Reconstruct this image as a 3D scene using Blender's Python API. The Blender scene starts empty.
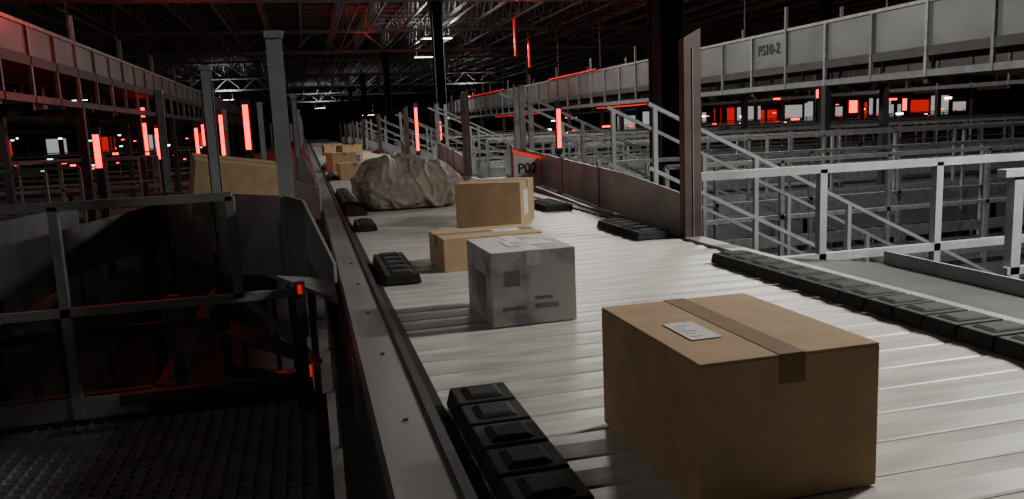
import bpy, math, random
from mathutils import Vector, Matrix, noise
random.seed(7)
C=bpy.context.collection
# ---------------------------------------------------------------- materials
def mat(name,col,rough=.6,metal=0.,nscale=8.,namt=.25,emit=0.,ecol=None,bump=0.,stretch=(1,1,1)):
    m=bpy.data.materials.new(name);m.use_nodes=True
    nt=m.node_tree;b=nt.nodes['Principled BSDF']
    tc=nt.nodes.new('ShaderNodeTexCoord');mp=nt.nodes.new('ShaderNodeMapping')
    mp.inputs['Scale'].default_value=stretch
    nt.links.new(tc.outputs['Object'],mp.inputs['Vector'])
    n=nt.nodes.new('ShaderNodeTexNoise');n.inputs['Scale'].default_value=nscale;n.inputs['Detail'].default_value=5
    nt.links.new(mp.outputs['Vector'],n.inputs['Vector'])
    r=nt.nodes.new('ShaderNodeValToRGB')
    r.color_ramp.elements[0].position=.3;r.color_ramp.elements[1].position=.7
    r.color_ramp.elements[0].color=(*[c*(1-namt) for c in col],1)
    r.color_ramp.elements[1].color=(*[min(1,c*(1+namt*.5)) for c in col],1)
    nt.links.new(n.outputs['Fac'],r.inputs['Fac']);nt.links.new(r.outputs['Color'],b.inputs['Base Color'])
    b.inputs['Roughness'].default_value=rough;b.inputs['Metallic'].default_value=metal
    if emit:
        b.inputs['Emission Color'].default_value=(*(ecol or col),1);b.inputs['Emission Strength'].default_value=emit
    if bump:
        bp=nt.nodes.new('ShaderNodeBump');bp.inputs['Strength'].default_value=bump;bp.inputs['Distance'].default_value=.01
        nt.links.new(n.outputs['Fac'],bp.inputs['Height']);nt.links.new(bp.outputs['Normal'],b.inputs['Normal'])
    return m
M_slat=mat('slat_aluminium',(.50,.49,.46),.42,.0,4,.3,stretch=(1,6,1))
M_black=mat('black_rubber',(.010,.010,.011),.8,0,20,.3,bump=.2)
M_dark=mat('dark_gap',(.05,.05,.05),.8)
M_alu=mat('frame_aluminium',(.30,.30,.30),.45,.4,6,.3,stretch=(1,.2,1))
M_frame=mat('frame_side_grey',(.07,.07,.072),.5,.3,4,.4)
M_galv=mat('galvanised_steel',(.27,.285,.29),.5,.35,12,.3)
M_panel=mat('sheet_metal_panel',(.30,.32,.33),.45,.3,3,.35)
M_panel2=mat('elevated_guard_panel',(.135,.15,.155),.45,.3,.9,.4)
M_post=mat('light_grey_post',(.29,.31,.32),.5,.1,6,.25)
M_paint=mat('grey_painted_steel',(.16,.17,.17),.5,.1,6,.25)
M_dsteel=mat('dark_steel',(.04,.04,.042),.55,.2,5,.4)
M_col=mat('column_paint',(.022,.022,.024),.7,.0,5,.4)
M_brown=mat('brown_post_paint',(.08,.05,.046),.5,.1,6,.4)
M_card=mat('cardboard',(.42,.28,.155),.8,0,14,.14,bump=.1)
M_card2=mat('cardboard_light',(.46,.32,.18),.8,0,14,.14)
M_tape=mat('parcel_tape',(.23,.135,.065),.8,0,10,.2)
M_label=mat('paper_label',(.62,.60,.60),.6,0,30,.12)
M_ink=mat('black_ink',(.02,.02,.025),.6)
M_fink=mat('faint_print',(.2,.18,.19),.6,0,30,.3)
M_bag=mat('kraft_poly_bag',(.27,.235,.19),.5,0,7,.2,bump=.2)
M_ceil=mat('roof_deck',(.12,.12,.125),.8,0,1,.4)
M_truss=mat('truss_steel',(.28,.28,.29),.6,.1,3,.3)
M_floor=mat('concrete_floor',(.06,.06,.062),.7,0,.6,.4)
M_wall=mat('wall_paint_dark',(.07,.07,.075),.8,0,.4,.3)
M_red=mat('red_light_tube',(.9,.0,.0),.4,0,5,0,emit=6,ecol=(1,.002,.001))
M_redd=mat('red_glow_dim',(.5,.0,.0),.4,0,5,0,emit=.6,ecol=(1,.01,.005))  # dim emissive red, also stands in for red-lit edges
M_redp=mat('red_paint_steel',(.28,.02,.02),.5,.1,5,.3)
M_white=mat('lamp_diffuser',(.9,.9,.85),.4,0,5,0,emit=10,ecol=(1,.97,.88))
M_glow=mat('dock_door_glow',(.6,.62,.6),.5,0,.8,.3,emit=.35,ecol=(.95,1,.97))
M_cyan=mat('cyan_indicator',(.1,.9,.8),.4,0,5,0,emit=4,ecol=(.2,1,.85))
def printed():
    m=mat('printed_carton',(.42,.38,.40),.6,0,7,.55)
    r=[n for n in m.node_tree.nodes if n.type=='VALTORGB'][0]
    r.color_ramp.elements[0].position=.38;r.color_ramp.elements[1].position=.5
    r.color_ramp.elements[0].color=(.27,.235,.26,1);r.color_ramp.elements[1].color=(.52,.49,.505,1)
    return m
M_print=printed()
# ---------------------------------------------------------------- mesh builder
class MB:
    def __init__(s): s.v=[];s.f=[];s.mi=[];s.mats=[]
    def m(s,mt):
        if mt not in s.mats: s.mats.append(mt)
        return s.mats.index(mt)
    def hexa(s,p,mt):   # p: 4 bottom, 4 top
        b=len(s.v);s.v+=[tuple(q) for q in p];i=s.m(mt)
        for f in ((3,2,1,0),(4,5,6,7),(0,1,5,4),(1,2,6,5),(2,3,7,6),(3,0,4,7)):
            s.f.append(tuple(b+k for k in f));s.mi.append(i)
    def box(s,x0,x1,y0,y1,z0,z1,mt):
        s.hexa([(x0,y0,z0),(x1,y0,z0),(x1,y1,z0),(x0,y1,z0),(x0,y0,z1),(x1,y0,z1),(x1,y1,z1),(x0,y1,z1)],mt)
    def bar(s,a,b,w,h,mt):
        a=Vector(a);b=Vector(b);d=(b-a).normalized()
        up=Vector((0,0,1)) if abs(d.z)<.95 else Vector((0,1,0))
        r=d.cross(up).normalized()*w/2;u=r.cross(d).normalized()*h/2
        s.hexa([a-r-u,a+r-u,b+r-u,b-r-u,a-r+u,a+r+u,b+r+u,b-r+u],mt)
    def tube(s,a,b,rad,mt,n=8):
        a=Vector(a);b=Vector(b);d=(b-a).normalized()
        up=Vector((0,0,1)) if abs(d.z)<.95 else Vector((0,1,0))
        r=d.cross(up).normalized();u=r.cross(d).normalized();k=len(s.v);i=s.m(mt)
        for q in (a,b):
            for j in range(n):
                t=2*math.pi*j/n;s.v.append(tuple(q+(r*math.cos(t)+u*math.sin(t))*rad))
        for j in range(n):
            s.f.append((k+j,k+(j+1)%n,k+n+(j+1)%n,k+n+j));s.mi.append(i)
        s.f.append(tuple(k+j for j in range(n)));s.mi.append(i)
        s.f.append(tuple(k+n+j for j in reversed(range(n))));s.mi.append(i)
    def wall(s,pts,bots,tops,th,mt):   # vertical sheet along plan polyline
        for (p,q,b0,b1,t0,t1) in zip(pts,pts[1:],bots,bots[1:],tops,tops[1:]):
            d=Vector((q[0]-p[0],q[1]-p[1],0)).normalized();n=Vector((-d.y,d.x,0))*th/2
            P=Vector((p[0],p[1],0));Q=Vector((q[0],q[1],0));Z=Vector((0,0,1))
            s.hexa([P-n+Z*b0,P+n+Z*b0,Q+n+Z*b1,Q-n+Z*b1,P-n+Z*t0,P+n+Z*t0,Q+n+Z*t1,Q-n+Z*t1],mt)
    def mesh(s,name):
        me=bpy.data.meshes.new(name);me.from_pydata(s.v,[],s.f)
        for mt in s.mats: me.materials.append(mt)
        me.polygons.foreach_set('material_index',s.mi);me.update()
        import bmesh
        bm=bmesh.new();bm.from_mesh(me);bmesh.ops.recalc_face_normals(bm,faces=bm.faces);bm.to_mesh(me);bm.free()
        return me
    def obj(s,name,loc=(0,0,0),rot=(0,0,0),parent=None,bevel=0):
        return inst(s.mesh(name),name,loc,rot,parent,bevel)
def inst(me,name,loc=(0,0,0),rot=(0,0,0),parent=None,bevel=0):
    o=bpy.data.objects.new(name,me);C.objects.link(o);o.location=loc;o.rotation_euler=rot;o.parent=parent
    if bevel:
        b=o.modifiers.new('bevel','BEVEL');b.width=bevel;b.segments=2
    return o
def empty(name,loc=(0,0,0)):
    o=bpy.data.objects.new(name,None);C.objects.link(o);o.location=loc;return o
def text(body,size,loc,rot,parent,name,m=None):
    cu=bpy.data.curves.new(name,'FONT');cu.body=body;cu.size=size;cu.extrude=.002;cu.align_x='CENTER';cu.align_y='CENTER'
    cu.materials.append(m or M_ink);cu.offset=size*.02
    o=bpy.data.objects.new(name,cu);C.objects.link(o);o.location=loc;o.rotation_euler=rot;o.parent=parent;return o
# ---------------------------------------------------------------- camera
H=.65
f=800.;rho=math.radians(2.5);th=math.radians(8.91);ps=math.radians(13.99)
F=Vector((math.sin(ps)*math.cos(th),math.cos(ps)*math.cos(th),-math.sin(th)))
R0=Vector((math.cos(ps),-math.sin(ps),0));U0=R0.cross(F)
R=R0*math.cos(rho)-U0*math.sin(rho);U=U0*math.cos(rho)+R0*math.sin(rho)
cd=bpy.data.cameras.new('camera');cd.sensor_width=36;cd.lens=36*f/1024;cd.clip_start=.05;cd.clip_end=500
cam=bpy.data.objects.new('camera',cd);C.objects.link(cam)
m=Matrix((R,U,-F)).transposed().to_4x4();m.translation=Vector((0,0,H));cam.matrix_world=m
bpy.context.scene.camera=cam
# ---------------------------------------------------------------- shell
YE=130;XW=-40;XE=60;ZF=-4.5;ZC=6.4
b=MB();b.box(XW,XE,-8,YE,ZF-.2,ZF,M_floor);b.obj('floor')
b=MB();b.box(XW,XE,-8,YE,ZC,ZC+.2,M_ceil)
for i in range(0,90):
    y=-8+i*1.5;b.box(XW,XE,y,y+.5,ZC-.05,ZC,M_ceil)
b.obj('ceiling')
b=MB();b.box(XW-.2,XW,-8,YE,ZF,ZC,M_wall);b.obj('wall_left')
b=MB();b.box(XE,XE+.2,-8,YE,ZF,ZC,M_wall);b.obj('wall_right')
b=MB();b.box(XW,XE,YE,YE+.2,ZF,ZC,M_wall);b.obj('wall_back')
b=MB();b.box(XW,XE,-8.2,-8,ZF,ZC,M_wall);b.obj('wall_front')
b=MB()
zb,zt=5.35,6.3
x=-18.4
while x<34:
    b.bar((x,-4,zt),(x,YE-1,zt),.07,.07,M_truss);b.bar((x,-4,zb),(x,YE-1,zb),.09,.09,M_truss)
    y=0;k=0
    ymax=95 if x<14 else 60
    while y<ymax:
        st=.75 if y<50 else 1.5
        b.bar((x,y,zb if k%2 else zt),(x,y+st,zt if k%2 else zb),.045,.045,M_truss);y+=st;k+=1
    x+=1.55
b.obj('roof_joists')
b=MB()
y=8.5
while y<126:
    b.bar((-30,y,5.3),(45,y,5.3),.16,.14,M_truss);b.bar((-30,y,4.35),(45,y,4.35),.16,.14,M_truss)
    xx=-30;k=0
    while xx<45:
        b.bar((xx,y,4.35 if k%2 else 5.3),(xx+1.1,y,5.3 if k%2 else 4.35),.06,.06,M_truss);xx+=1.1;k+=1
    y+=15.5
b.obj('roof_girders')
b=MB()
for xx in (-7.3,-1.2,2.1,6.2,12.4,18.):
    b.tube((xx,2,4.9),(xx,YE-2,4.9),.05,M_redp if xx in(-1.2,12.4) else M_truss)
    y=3.
    while y<70: b.tube((xx,y,4.9),(xx,y,6.28),.012,M_truss,5);y+=4
b.obj('sprinkler_pipes')
b=MB()
for yy in [8.5+15.5*i for i in range(8)]:
    w=.15;b.box(-w,w,yy-w,yy-w+.03,ZF,4.3,M_col);b.box(-w,w,yy+w-.03,yy+w,ZF,4.3,M_col);b.box(-w+.02,w-.02,yy-w,yy+w,ZF,4.3,M_col)
    b.box(-.25,.25,yy-.25,yy+.25,ZF,ZF+.04,M_col);b.box(-.22,.22,yy-.22,yy+.22,4.25,4.28,M_col)
cm=b.mesh('building_columns')
for xx in (4.0,-9.,17.,30.,-22.): inst(cm,'building_columns',(xx,0,0))
# ---------------------------------------------------------------- main sorter
def y_range(a,bb,p):
    y=a
    while y<bb: yield y;y+=p
S=empty('sliding_shoe_sorter')
b=MB();P=.127
for y in y_range(-1.0,78,P):
    w=P-.0035
    i=b.m(M_slat);k=len(b.v)
    prof=[(0,-.03),(0,-.004),(.005,-.0015),(w*.5,.0035),(w-.005,-.0015),(w,-.004),(w,-.03)]
    for xx in (.262,1.90):
        for (a,z) in prof: b.v.append((xx,y+a,z))
    n=len(prof)
    for j in range(n-1): b.f.append((k+j,k+j+1,k+n+j+1,k+n+j));b.mi.append(i)
    b.f.append(tuple(k+j for j in range(n)));b.mi.append(i);b.f.append(tuple(k+n+j for j in range(n)));b.mi.append(i)
b.obj('slats',parent=S)
b=MB()
b.box(.24,1.92,-1.2,78,-.30,-.025,M_dark)
b.box(.238,.262,-1.2,78,-.05,.008,M_black)
b.box(.215,.236,-1.2,78,-.05,.022,M_dsteel)
b.box(.118,.215,-1.2,78,-.05,.014,M_alu)
b.box(.100,.118,-1.2,78,-.33,.024,M_alu)
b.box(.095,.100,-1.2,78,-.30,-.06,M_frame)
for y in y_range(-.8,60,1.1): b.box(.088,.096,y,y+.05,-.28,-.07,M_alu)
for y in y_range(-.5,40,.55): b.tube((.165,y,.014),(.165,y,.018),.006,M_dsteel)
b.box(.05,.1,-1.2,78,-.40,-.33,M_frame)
b.box(1.90,1.92,-1.2,78,-.05,.006,M_black);b.box(1.92,2.02,-1.2,78,-.33,.01,M_galv)
b.obj('side_frames',parent=S)
b=MB()
for y in y_range(.5,78,3.1):
    for xx in (.14,1.9): b.box(xx,xx+.08,y,y+.08,ZF,-.33,M_frame)
    b.bar((.18,y,-.9),(1.94,y,-.9),.06,.06,M_frame);b.bar((.18,y,-.9),(1.94,y,-2.5),.04,.04,M_frame)
b.obj('support_legs',parent=S)
def shoes(x0,x1,ya,yb,parent,skew=0):
    b=MB();n0=int(math.ceil((ya+1.0)/P));n1=int((yb+1.0)/P);
    for i in range(n0,n1):
        y=-1.0+i*P+.001;dx=(i-n0)*skew;w=.1235
        a,c=x0+dx,x1+dx
        b.hexa([(a,y,.004),(c,y,.004),(c,y+w,.004),(a,y+w,.004),(a+.010,y+.004,.046),(c-.010,y+.004,.046),(c-.010,y+w-.004,.046),(a+.010,y+w-.004,.046)],M_black)
        b.hexa([(a+.03,y+.02,.046),(c-.03,y+.02,.046),(c-.03,y+w-.02,.046),(a+.03,y+w-.02,.046),(a+.045,y+.03,.054),(c-.045,y+.03,.054),(c-.045,y+w-.03,.054),(a+.045,y+w-.03,.054)],M_black)
    b.obj('diverter_shoes',parent=parent,bevel=.004)
shoes(.27,.42,.85,1.9,S,0);shoes(.27,.43,3.25,4.05,S);shoes(.27,.41,5.1,5.7,S);shoes(.27,.42,6.15,6.9,S);shoes(.27,.40,7.0,8.8,S)
shoes(.27,.40,11.,12.5,S);shoes(.27,.40,14.,16,S);shoes(1.70,1.885,-.5,3.27,S);shoes(1.68,1.88,3.9,4.6,S);shoes(1.66,1.88,5.6,6.2,S);shoes(1.7,1.88,8.,10,S);shoes(1.7,1.88,13.,15,S)
# ---------------------------------------------------------------- parcels
def carton(name,w,d,h,loc,rz,m=M_card,tape='y',label=None,rx=0,ry=0,tm=M_tape):
    E=empty(name,loc);E.rotation_euler=(rx,ry,rz)
    b=MB();b.box(-w/2,w/2,-d/2,d/2,0,h-.004,m)
    g=.0015
    if tape=='y':
        b.box(-w/2,-g,-d/2,d/2,h-.004,h,m);b.box(g,w/2,-d/2,d/2,h-.004,h,m)
    else:
        b.box(-w/2,w/2,-d/2,-g,h-.004,h,m);b.box(-w/2,w/2,g,d/2,h-.004,h,m)
    b.obj('carton_body',parent=E,bevel=.003)
    b=MB();t=.024
    if tape=='y':
        b.box(-t,t,-d/2-.001,d/2+.001,h,h+.001,tm)
        for s in (-1,1): b.box(-t,t,s*(d/2+.0005)-.0006,s*(d/2+.0005)+.0006,h-.05,h+.001,tm)
    else:
        b.box(-w/2-.001,w/2+.001,-t,t,h,h+.001,tm)
        for s in (-1,1): b.box(s*(w/2+.0005)-.0006,s*(w/2+.0005)+.0006,-t,t,h-.05,h+.001,tm)
    b.obj('sealing_tape',parent=E)
    if label:
        lx,ly,lw,ld=label;b=MB();b.box(lx-lw/2,lx+lw/2,ly-ld/2,ly+ld/2,h+.001,h+.002,M_label)
        for j in range(5): b.box(lx-lw*.35,lx-lw*.35+lw*random.uniform(.2,.6),ly-ld*.35+j*ld*.15,ly-ld*.33+j*ld*.15,h+.002,h+.0024,M_fink)
        b.obj('shipping_label',parent=E)
    return E
carton('cardboard_box',.335,.44,.255,(.745,1.34,.004),0,M_card,'y',(-.085,-.03,.06,.12))
E=carton('printed_carton',.285,.36,.243,(.677,2.63,.004),.02,M_print,'y',(0.02,-.02,.15,.12),tm=M_label)
b=MB()
b.box(-.10,-.05,-.183,-.1815,.13,.18,M_fink);b.box(.0,.08,-.183,-.1815,.05,.065,M_fink);b.box(.0,.06,-.183,-.1815,.08,.09,M_fink);b.box(-.11,-.03,-.183,-.1815,.05,.062,M_fink)
b.box(-.144,-.1435,-.1,.05,.08,.16,M_fink)
b.obj('printed_marks',parent=E)
carton('cardboard_box',.47,.33,.15,(.785,3.68,.004),.05,M_card2,'x',(.1,-.02,.13,.1))
E=carton('cardboard_box',.43,.46,.28,(1.20,5.2,.004),-.46,M_card,'x')
b=MB();b.box(.2158,.2172,-.14,.0,.06,.22,M_label)
b.obj('side_label',parent=E)
carton('cardboard_box',.40,.4,.22,(.60,11.2,.004),.1,M_card2);carton('cardboard_box',.4,.5,.3,(.55,13.8,.004),.2,M_card)
carton('cardboard_box',.45,.4,.35,(.9,17.8,.004),.3,M_card);carton('cardboard_box',.5,.5,.3,(.7,23,.004),.1,M_card2)
carton('blue_carton',.4,.4,.2,(.75,15.6,.004),.1,mat('blue_carton',(.08,.12,.3)))
import bmesh
def bag(name,loc,rz=0):
    # wrapped rectangular parcel: rounded box, sagging wrap with sharp crease folds
    N=72;bm=bmesh.new();bmesh.ops.create_cube(bm,size=2)
    bmesh.ops.subdivide_edges(bm,edges=bm.edges[:],cuts=N,use_grid_fill=True)
    V=Vector
    for v in bm.verts:
        p=v.co
        L=(abs(p.x)**9+abs(p.y)**9+abs(p.z)**9)**(1/9)
        q=p/L;t=(q.z+1)/2
        prof=.90+.13*math.sin(min(1,t*1.15)*math.pi*.75)-.19*max(0,t-.6)/.4
        x=q.x*prof*.41;y=q.y*prof*.33
        z=t*.415
        z-=t*.11*max(0,q.x-.25)/.75+t*.03*max(0,-q.x-.5)
        z+=t*.03*noise.noise(V((q.x*1.6,q.y*1.6,2)))
        s=V((x,y,z))
        wq=s+V((noise.noise(s*4),noise.noise(s*4+V((7,0,0))),noise.noise(s*4+V((0,9,0)))))*.10
        wq.z*=.6
        def ridge(k,o,pw): return (1-min(1,abs(noise.noise(wq*k+V((o,o*2,0))))*2.4))**pw
        r=.026*ridge(4.0,1.3,2.6)+.014*ridge(8,5.1,2.6)+.005*ridge(19,8.,2)-.014
        ang=math.atan2(q.y,q.x);side=1-abs(q.z)**4
        r+=.010*side*abs(math.sin(ang*6+3*noise.noise(wq*3)))
        nrm=V((q.x/.41*abs(q.x)**3,q.y/.33*abs(q.y)**3,q.z/.3*abs(q.z)**3)).normalized()
        s+=nrm*r*(1.2 if q.z>-.9 else .2)
        d=(s-V((.36,-.1,.24))).length
        s.x+=.05*max(0,1-d/.12)
        s.z=max(0,s.z);v.co=s
    me=bpy.data.meshes.new(name);bm.to_mesh(me);bm.free();me.materials.append(M_bag)
    for p in me.polygons:p.use_smooth=True
    return inst(me,name,loc,(0,0,rz))
bag('crumpled_parcel_bag',(.81,6.75,.004),.08)
# ---------------------------------------------------------------- left divert chutes
b=MB()
W=[(.075,0),(-.03,.3),(-.10,.36),(-.57,2.05),(-1.26,4.6),(-1.75,6.4)]
b.wall(W,[.04,.02,.02,-.22,-.38,-.5],[.12,.36,.38,.30,.17,.05],.012,M_panel)
b.wall([(.08,3.4),(-.2,4.4),(-.75,6.4)],[-.05,-.15,-.45],[.2,.25,0],.012,M_panel)
for (l0,l1,r0,r1,z0,z1) in [((.075,0),(-.57,2.05),(.08,1.2),(.08,2.6),-.03,-.1),((-.57,2.05),(-1.26,4.6),(.08,2.6),(-.2,4.4),-.1,-.3),((-1.26,4.6),(-1.75,6.4),(-.2,4.4),(-.75,6.4),-.3,-.45)]:
    b.hexa([(*l0,z0-.02),(*r0,z0-.02),(*r1,z1-.02),(*l1,z1-.02),(*l0,z0),(*r0,z0),(*r1,z1),(*l1,z1)],M_galv)
for (px,py,bz,tz) in [(-.10,.36,.02,1.09),(-.57,2.05,-.2,1.09),(-1.26,4.6,-.35,1.09)]:
    py+=.06;px+=.012
    b.box(px-.045,px+.022,py-.04,py-.033,bz,tz,M_post);b.box(px-.045,px-.038,py-.04,py+.03,bz,tz,M_post)
    b.box(px+.015,px+.022,py-.04,py-.015,bz,tz,M_post)
    b.box(px-.05,px+.03,py-.05,py-.0,tz-.03,tz,M_post)
for (px,py) in [(-.1,.5),(-.62,2.2),(-1.3,4.7)]:
    b.box(px-.03,px+.03,py,py+.06,ZF,-.1,M_dsteel)
b.bar((-.1,.5,-.5),(-.62,2.2,-.9),.05,.05,M_dsteel);b.bar((-.1,.5,-.5),(-.9,.5,-.5),.05,.05,M_dsteel)
ch=b.mesh('divert_chute')
for k in range(9): inst(ch,'divert_chute',(0,3.3+6.15*k,0))
b=MB();b.box(-.03,.0,-.005,0,-.025,.025,M_redp);b.box(-.024,-.008,-.008,-.005,-.018,.018,M_redd);b.box(-.035,.005,0,.01,-.2,.03,M_dsteel)
b.obj('photo_eye_sensor',(-.055,3.28,0.03))
carton('cardboard_box',.56,.42,.36,(-.53,5.85,.13),.2,M_card2,'x',None,0.10,.16)
b=MB()
M_low=mat('dull_grey_panel',(.13,.135,.14),.5,.2,3,.35)
b.wall([(-1.5,9.0),(-2.3,6.0),(-3.1,3.2),(-3.9,.6)],[-.42,-.45,-.5,-.55],[.0,-.08,-.14,-.2],.02,M_low)
b.wall([(-2.4,9.3),(-3.2,6.2),(-4.0,3.4),(-4.8,.8)],[-.42,-.45,-.5,-.55],[.0,-.05,-.12,-.2],.02,M_low)
b.hexa([(-2.4,9.3,-.42),(-1.5,9,-.42),(-3.9,.6,-.52),(-4.8,.8,-.52),(-2.4,9.3,-.40),(-1.5,9,-.40),(-3.9,.6,-.5),(-4.8,.8,-.5)],M_dsteel)
for (px,py) in [(-1.6,8.7),(-2.4,5.9),(-3.2,3.1)]: b.box(px-.04,px+.04,py,py+.08,ZF,-.2,M_dsteel)
b.obj('take_away_conveyor')
# lower-level framing seen through the left railing
b=MB()
for (x0,y0,z0,x1,y1,z1) in [(-4.5,5.2,-.9,-.3,5.2,-.9),(-4.5,6.6,-.8,-.4,6.6,-.8),(-3.4,5.2,-.9,-1.6,5.2,-1.9),(-1.6,5.2,-.9,-.4,5.2,-2.0),(-.5,4.4,-.35,-.1,5.6,-.9),(-4,5.2,-1.6,-.4,5.2,-1.6),(-2.6,4.6,-.9,-2.6,9,-.9),(-1.0,4.6,-.9,-1.0,9,-.9)]:
    b.bar((x0,y0,z0),(x1,y1,z1),.06,.08,M_low)
for xx in (-4.2,-3.1,-2.,-.9): b.box(xx,xx+.07,5.17,5.23,ZF,-.3,M_low)
b.obj('lower_support_frame')
# ---------------------------------------------------------------- walkways / railings
def railing(name,p0,p1,zf,n,h=1.02,mt=M_galv,w=.038,ext=0):
    b=MB();p0=Vector((*p0,0));p1=Vector((*p1,0))
    for hh in (h,h*.5): b.bar(p0+Vector((0,0,zf+hh)),p1+Vector((0,0,zf+hh)),w,w,mt)
    b.bar(p0+Vector((0,0,zf+.07)),p1+Vector((0,0,zf+.07)),.012,.12,mt)
    for i in range(n+1):
        q=p0.lerp(p1,i/n);b.box(q.x-w/2,q.x+w/2,q.y-w/2,q.y+w/2,zf-.15,zf+h,mt)
    return b.obj(name)
G=mat('handrail_grey',(.21,.215,.22),.5,.2,6,.3)
b=MB();zf=-.65
y=1.0
while y<4.0: b.box(-4.5,-.02,y,y+.006,zf-.025,zf,G);y+=.06
x=-4.5
while x<-.02: b.box(x,x+.007,1,4,zf-.025,zf,G);x+=.06
b.box(-4.5,-.02,3.98,4.03,zf-.2,zf+.02,M_dsteel);b.box(-.05,0,1,4,zf-.2,zf,M_dsteel)
for yy in (1.2,2.6): b.box(-4.5,-.02,yy,yy+.08,zf-.2,zf-.03,M_dsteel)
for xx in (-4.2,-2.2,-.3): b.box(xx,xx+.1,3.9,4.,ZF,zf-.05,M_dsteel)
b.obj('grating_platform')
b=MB()
b.bar((-4.4,4,.37),(-.36,4,.37),.04,.04,G);b.bar((-4.4,4,-.12),(-.06,4,-.12),.04,.04,G)
for xx in (-3.6,-2.6,-1.13,-.37): b.box(xx-.02,xx+.02,3.98,4.02,-.8 if xx<-.5 else -.12,.37,G)
b.box(-4.4,-.06,3.99,4.0,-.65,-.53,G)
b.bar((-.35,4.02,-.12),(-.02,4.02,-.5),.04,.04,G)
b.box(-.13,-.06,3.95,3.98,-.54,-.49,M_redd)
b.obj('guard_railing')
railing('guard_railing',(2.05,4.0),(5.2,4.0),-.70,4,w=.045,mt=M_post)
railing('guard_railing',(2.3,4.9),(9,4.9),-1.9,6)
b=MB()
b.box(3.62,3.68,3.45,3.5,-2,.27,M_post);b.box(3.80,3.86,3.45,3.5,-2,.27,M_post);b.bar((3.55,3.47,.28),(4.3,3.47,.28),.06,.04,M_post)
b.bar((3.6,3.47,-.25),(4.3,3.47,-.25),.04,.04,M_post)
b.obj('gate_post_frame')
for (yy,zf,xa,xb) in [(6.4,-.8,3.,12),(7.6,-.8,3.,12),(9.6,-.7,3.4,16),(11.,-.7,3.4,16),(13.6,-.7,3.4,20),(15.2,-.7,3.4,20),(18,-.7,4,24),(20,-.7,4,24),(25,-.7,4,30),(31,-.7,4,36),(40,-.7,4,44)]:
    railing('walkway_railing',(xa,yy),(xb,yy),zf,int((xb-xa)/1.1))
for (yy,zf,xa,xb) in [(7.5,-.75,-9,-2.6),(10.5,-.7,-12,-3),(12.,-.7,-12,-3),(16,-.7,-16,-3),(18,-.7,-16,-3),(24.5,-.7,-20,-3),(32,-.7,-26,-3)]:
    railing('walkway_railing',(xa,yy),(xb,yy),zf,int((xb-xa)/1.2),mt=G)
for (x0,x1,y0,y1,z) in [(3,12,6.4,7.6,-.85),(3.4,16,9.6,11,-.75),(3.4,20,13.6,15.2,-.75),(4,24,18,20,-.75),(4,30,25,31,-.75),(-12,-3,10.5,12,-.75),(-16,-3,16,18,-.75),(-20,-3,24.5,32,-.75)]:
    b=MB();b.box(x0,x1,y0,y1,z-.05,z,M_dsteel)
    for yy in (y0,y1-.08): b.box(x0,x1,yy,yy+.08,z-.25,z-.05,M_paint)
    n=int((x1-x0)/3)
    for i in range(n+1):
        xx=x0+(x1-x0-.1)*i/n
        b.box(xx,xx+.1,y0,y0+.1,ZF,z-.05,M_dsteel)
    b.obj('walkway_deck')
for (yy,z) in [(5.6,-1.3),(7.8,-1.3),(12.3,-1.2),(16.8,-1.1),(22.,-1.1)]:
    b=MB();x0,x1=3.2,9+yy
    b.box(x0,x1,yy-.4,yy-.36,z-.1,z+.14,M_panel);b.box(x0,x1,yy+.36,yy+.4,z-.1,z+.14,M_panel)
    b.box(x0,x1,yy-.36,yy+.36,z-.02,z,M_dsteel)
    xx=x0
    while xx<x1:
        b.tube((xx,yy-.36,z+.03),(xx,yy+.36,z+.03),.025,M_galv,6);xx+=.15
    xx=x0+.3
    while xx<x1:
        b.box(xx,xx+.06,yy-.4,yy-.34,ZF,z-.1,M_galv);b.box(xx,xx+.06,yy+.34,yy+.4,ZF,z-.1,M_galv);xx+=2.2
    b.obj('roller_conveyor')
# ---------------------------------------------------------------- right chutes
b=MB()
b.wall([(2.03,0.35),(2.06,.75),(2.50,5.2)],[.0,.0,.02],[.27,.29,.36],.012,M_panel)
b.wall([(2.0,-.35),(2.03,.35)],[.0,0],[.22,.27],.012,M_panel)
for q in [(2.12,1.4),(2.25,2.7),(2.38,4.0)]: b.box(q[0]-.012,q[0]+.012,q[1]-.02,q[1]+.02,.0,.35,M_galv)
b.hexa([(1.925,-.42,-.3),(2.02,-.42,-.3),(2.02,-.41,-.3),(1.925,-.41,-.3),(1.925,-.42,1.05),(2.02,-.42,1.10),(2.02,-.41,1.10),(1.925,-.41,1.05)],M_brown)
b.box(1.925,1.935,-.42,-.36,-.3,1.05,M_brown);b.box(2.01,2.02,-.42,-.36,-.3,1.09,M_brown)
b.box(1.97,1.975,-.425,-.42,-.1,1.0,M_paint)
for (px,py) in [(2.46,4.8),(2.52,5.3),(2.7,5.3)]: b.box(px-.03,px+.03,py-.03,py+.03,-.5,1.09,M_post)
b.bar((2.45,5.1,1.05),(4.5,5.1,.05),.03,.03,M_galv);b.bar((4.5,5.1,.05),(8.2,5.1,-1.5),.03,.03,M_galv)
b.bar((2.45,5.1,.75),(4.5,5.1,-.25),.03,.03,M_galv)
b.bar((2.45,5.9,1.05),(4.5,5.9,.05),.03,.03,M_galv);b.bar((4.5,5.9,.05),(8.2,5.9,-1.5),.03,.03,M_galv)
for xx in (3.3,4.5,6.,7.4):
    z=1.05-.49*(xx-2.45) if xx<=4.5 else .05-.42*(xx-4.5)
    b.box(xx-.02,xx+.02,5.08,5.12,z-.7,z,M_galv);b.box(xx-.02,xx+.02,5.88,5.92,z-.7,z,M_galv)
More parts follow.
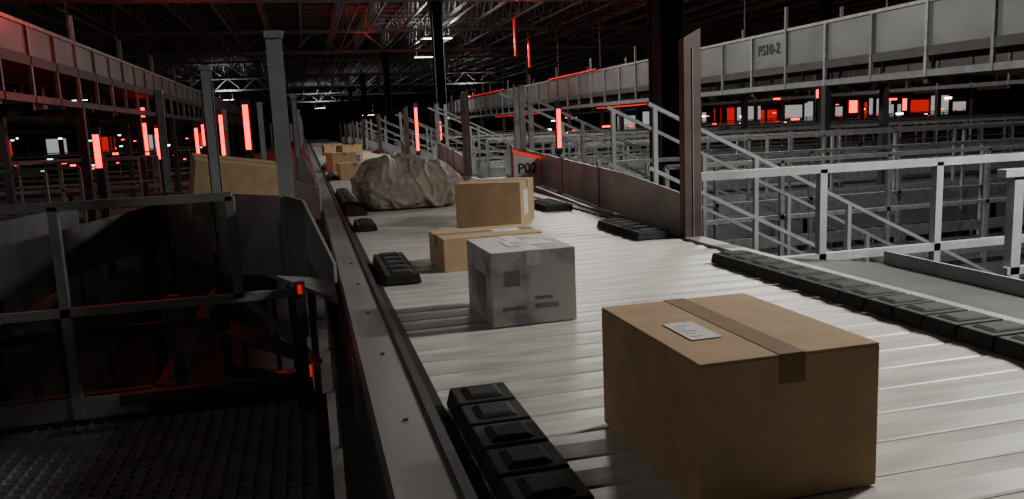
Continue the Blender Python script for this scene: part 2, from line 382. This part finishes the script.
b.hexa([(2.5,5.1,-.02),(2.5,5.9,-.02),(8.2,5.9,-2.4),(8.2,5.1,-2.4),(2.5,5.1,0),(2.5,5.9,0),(8.2,5.9,-2.38),(8.2,5.1,-2.38)],M_panel)
for yy in (5.1,5.9):
    b.hexa([(2.5,yy,0),(2.5,yy+.012,0),(8.2,yy+.012,-2.38),(8.2,yy,-2.38),(2.5,yy,.28),(2.5,yy+.012,.28),(8.2,yy+.012,-2.1),(8.2,yy,-2.1)],M_panel)
b.hexa([(2.03,.4,-.06),(2.5,5.1,-.06),(2.5,5.9,-.06),(2.03,5.9,-.06),(2.03,.4,-.03),(2.5,5.1,-.03),(2.5,5.9,-.03),(2.03,5.9,-.03)],M_galv)
b.box(2.5,2.56,5.0,5.06,ZF,-.02,M_dsteel);b.box(5,5.06,5.0,5.06,ZF,-1.1,M_dsteel)
rc=b.mesh('outfeed_chute')
chs=[inst(rc,'outfeed_chute',(0,4.3+6.15*k,0)) for k in range(0,8)]
b=MB()
for yy in (5.3,6.1):
    for dz in (0,-.45):
        b.bar((2.35,yy,.75+dz),(5.6,yy,-.85+dz),.026,.026,M_post)
    for i in range(5):
        xx=2.4+i*.8;z=.75-.49*(xx-2.35);b.box(xx-.016,xx+.016,yy-.016,yy+.016,z-1.,z,M_post)
b.hexa([(2.35,5.32,-.32),(2.35,6.08,-.32),(5.6,6.08,-1.92),(5.6,5.32,-1.92),(2.35,5.32,-.3),(2.35,6.08,-.3),(5.6,6.08,-1.9),(5.6,5.32,-1.9)],M_panel)
b.obj('access_ramp')
Sg=empty('lane_sign',(0,0,0))
b=MB()
b.hexa([(2.05,8.0,.0),(2.36,8.0,.0),(2.36,8.012,.0),(2.05,8.012,.0),(2.05,8.0,.36),(2.36,8.0,.27),(2.36,8.012,.27),(2.05,8.012,.36)],M_label)
b.hexa([(2.04,7.995,.36),(2.37,7.995,.27),(2.37,8.015,.27),(2.04,8.015,.36),(2.04,7.995,.39),(2.37,7.995,.30),(2.37,8.015,.30),(2.04,8.015,.39)],M_redd)  # glowing cap paints red light onto the plate's top edge
b.box(2.03,2.05,8.0,8.03,-.3,.4,M_redp)
b.obj('sign_plate',parent=Sg)
text('P02',.14,(2.195,7.995,.19),(math.radians(90),0,0),Sg,'sign_text')
b=MB()
b.hexa([(2.03,-1,-.08),(2.5,-1,-.1),(2.62,3.2,-.1),(2.03,3.7,-.08),(2.03,-1,-.06),(2.5,-1,-.08),(2.62,3.2,-.08),(2.03,3.7,-.06)],M_dsteel)
b.wall([(2.5,-1),(2.62,3.2)],[-.3,-.3],[-.02,-.02],.012,M_panel)
b.box(2.03,2.05,-1,3.6,-.06,-.02,M_galv)
for y in (-.5,1.2,3.): b.box(2.4,2.46,y,y+.06,ZF,-.1,M_dsteel)
b.obj('side_slide')
# ---------------------------------------------------------------- upper conveyors
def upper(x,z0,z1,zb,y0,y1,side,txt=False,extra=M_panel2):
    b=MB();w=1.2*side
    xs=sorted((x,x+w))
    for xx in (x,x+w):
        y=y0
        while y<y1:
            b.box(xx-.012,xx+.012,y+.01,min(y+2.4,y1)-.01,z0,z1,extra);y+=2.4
        b.box(xx-.04,xx+.04,y0,y1,z1,z1+.05,M_galv);b.box(xx-.05,xx+.05,y0,y1,z0-.14,z0,M_dsteel)
        b.box(xx-.05,xx+.05,y0,y1,zb,zb+.1,M_paint if side>0 else M_dsteel)
        y=y0;k=0
        while y<y1:
            b.box(xx-.03-.03*side,xx-.03*side+.02,y-.025,y+.025,zb,z1+.45 if k%3==0 else z1,M_galv if k%2==0 else M_paint)
            y+=1.2;k+=1
        y=y0
        while y<y1:
            b.box(xx-.06,xx+.06,y-.06,y+.06,ZF,zb,M_dsteel);y+=4.8
    b.box(xs[0],xs[1],y0,y1,z0-.02,z0+.02,M_dsteel)
    y=y0
    while y<y1: b.box(xs[0],xs[1],y,y+.08,zb-.1,zb,M_dsteel);y+=2.4
    y=y0
    while y<y1:
        b.tube((x+w,y,z1),(x+w,y,4.35),.015,M_truss,5);y+=4.8
    return b.obj('elevated_conveyor')
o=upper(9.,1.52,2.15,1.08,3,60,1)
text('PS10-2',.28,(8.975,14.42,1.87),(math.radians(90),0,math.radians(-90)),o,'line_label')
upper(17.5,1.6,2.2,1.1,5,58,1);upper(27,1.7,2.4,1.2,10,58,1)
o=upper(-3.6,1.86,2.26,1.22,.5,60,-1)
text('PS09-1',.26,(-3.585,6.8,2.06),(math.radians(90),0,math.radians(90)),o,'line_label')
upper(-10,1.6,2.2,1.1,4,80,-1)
# ---------------------------------------------------------------- lights in view and added ones
def lightcol(loc,z0,z1,w=.05):
    b=MB();b.box(-w*.9,w*.9,.02,.06,z0-1.5,z1+.1,M_dsteel);b.box(-w*.6,w*.6,-.02,.02,z0,z1,M_red)
    b.box(-w,w,-.03,.03,z0-.05,z0,M_dsteel);b.box(-w,w,-.03,.03,z1,z1+.05,M_dsteel)
    b.obj('red_signal_light',(loc[0],loc[1],0))
for (x,y,z0,z1,w) in [(-.92,14,.42,1.15,.07),(-1.5,16,.3,1.05,.06),(-2.2,18,.0,.85,.05),(-2.75,12,.3,.75,.06),(-5.2,14,.3,.8,.05),(-6.9,20,.3,1.1,.06),(2.42,18,.15,1.1,.05),(2.87,9,.35,.8,.03),(3.6,22,.3,.8,.05),(4.9,30,.3,1.3,.06),(-4.6,26,.2,1.6,.08),(-3.9,34,.3,1.3,.08),(22,29,.5,1.,.3),(20.8,29,.2,.5,.2),(24.5,29,.5,1.,.15),(14,20,1.0,1.3,.04),(-5.9,17,.1,1.2,.09),(-3.3,20,.2,.9,.05)]:
    lightcol((x,y),z0,z1,w)
b=MB()
for (x,y,z0,z1) in [(7.4,28,3.0,4.3),(7.9,28,2.6,3.4),(5.8,36,2.6,3.2)]:
    b.box(x-.03,x+.03,y-.03,y+.03,z0,z1,M_redd);b.tube((x,y,z1),(x,y,5.3),.01,M_dsteel,5)
b.obj('red_streak_bar')  # hung glowing bars added for red streaks at the roof
b=MB()
for (y0,y1) in ((20,24),(30,38)): b.box(8.90,8.93,y0,y1,1.0,1.04,M_redd)
for (y0,y1) in ((24,29),(36,46)): b.box(8.90,8.93,y0,y1,2.2,2.24,M_redd)
b.obj('red_lit_beam_strip')  # glowing strips stand in for red light falling on the conveyor
def lamp(x,y,z,L=1.2):
    E=empty('high_bay_lamp',(x,y,z))
    b=MB();b.hexa([(-L/2,-.16,0),(L/2,-.16,0),(L/2,.16,0),(-L/2,.16,0),(-L/2+.05,-.08,.09),(L/2-.05,-.08,.09),(L/2-.05,.08,.09),(-L/2+.05,.08,.09)],M_paint)
    b.box(-L/2+.02,L/2-.02,-.14,.14,-.012,0,M_white)
    for s in (-.4,.4): b.tube((s*L,0,.09),(s*L,0,5.3-z),.008,M_dsteel,5)
    b.obj('housing',parent=E);return E
def arealight(name,parent,power,size=(1.2,.3),col=(1,.96,.88),rot=(0,0,0),loc=(0,0,-.05)):
    l=bpy.data.lights.new(name,'AREA');l.shape='RECTANGLE';l.size,l.size_y=size;l.energy=power;l.color=col
    o=bpy.data.objects.new(name,l);C.objects.link(o);o.parent=parent;o.location=loc;o.rotation_euler=rot;return o
for (x,y,z,p,up) in [(3.9,2.4,2.2,230,0),(5.6,9.,3.6,200,60),(5.2,15,3.9,320,60),(5.2,22,4.1,380,80),(12.5,10,4.0,110,40),(13,20,4.0,140,50),(6.75,45,4.5,300,80),(5.5,33,4.2,320,90),(-6,9,4.0,100,40),(-12,26,4.,60,60),(-2.6,-.5,2.4,8,0),(-18,45,4,60,70)]:  # weak low lamp behind the camera is an added fill
    L_=lamp(x,y,z)
    arealight('lamp_light',L_,p)
    if up: arealight('roof_fill_uplight',L_,up,rot=(math.pi,0,0),loc=(0,0,.14))  # upward fill added to brighten the roof trusses
for (x,y,z,up) in [(6.1,80,2.1,110),(8.9,52,1.2,0),(14,70,3.2,90),(-6,70,3.6,100),(-12,50,3.0,0),(2,100,3.5,160)]:
    L_=lamp(x,y,z)
    if up: arealight('roof_fill_uplight',L_,up,rot=(math.pi,0,0),loc=(0,0,.14))  # added roof fill for the far end
b=MB()
for i in range(16):
    x=24+i*2.1
    b.box(x,x+1.5+.3*(i%3),59.9,60,-.2+.3*(i%2),.9+.3*((i*7)%3),M_redd if i in (4,6,10,13) else M_glow)
for i in range(6): b.box(-38+i*5,-36+i*5,100,100.1,-.5,1.2,M_redd if i%2 else M_glow)
b.box(22,59,60,60.3,-4.5,-.4,M_wall)
b.obj('dock_door_lights')
b=MB()
for i in range(50):
    x=random.uniform(-14,-4);y=random.uniform(18,50);z=random.uniform(-.5,1.0);b.box(x,x+.12,y,y+.05,z,z+.05,random.choice([M_cyan,M_red,M_red,M_white]))
for i in range(60):
    y=random.uniform(20,57);x=y*random.uniform(.3,.95);z=random.uniform(-.3,1.3);b.box(x,x+.25,y,y+.05,z,z+.06,random.choice([M_red,M_white,M_red]))
b.obj('indicator_lights')
def point(name,loc,e,col,r=.15):
    l=bpy.data.lights.new(name,'POINT');l.energy=e;l.color=col;l.shadow_soft_size=r
    o=bpy.data.objects.new(name,l);C.objects.link(o);o.location=loc
RED=(1,.03,.02)
point('red_beacon_glow',(-2.9,12.5,2.4),22,RED);point('red_beacon_glow',(-2.4,14,1.3),20,RED);point('red_beacon_glow',(7.6,28,3.4),110,RED)
point('red_beacon_glow',(-3.2,20,.9),25,RED);point('red_beacon_glow',(-6,16,1.4),25,RED)
point('red_beacon_glow',(2.3,7.8,.6),.5,RED,.05);point('red_beacon_glow',(20,27,1.5),60,RED);point('red_beacon_glow',(3,40,4.8),50,RED)
point('red_beacon_glow',(-3,22,4.4),22,RED);point('red_beacon_glow',(-.25,4.3,-.5),.3,RED,.05)
w=bpy.data.worlds.new('world');bpy.context.scene.world=w;w.use_nodes=True
w.node_tree.nodes['Background'].inputs[0].default_value=(.5,.55,.6,1);w.node_tree.nodes['Background'].inputs[1].default_value=.03
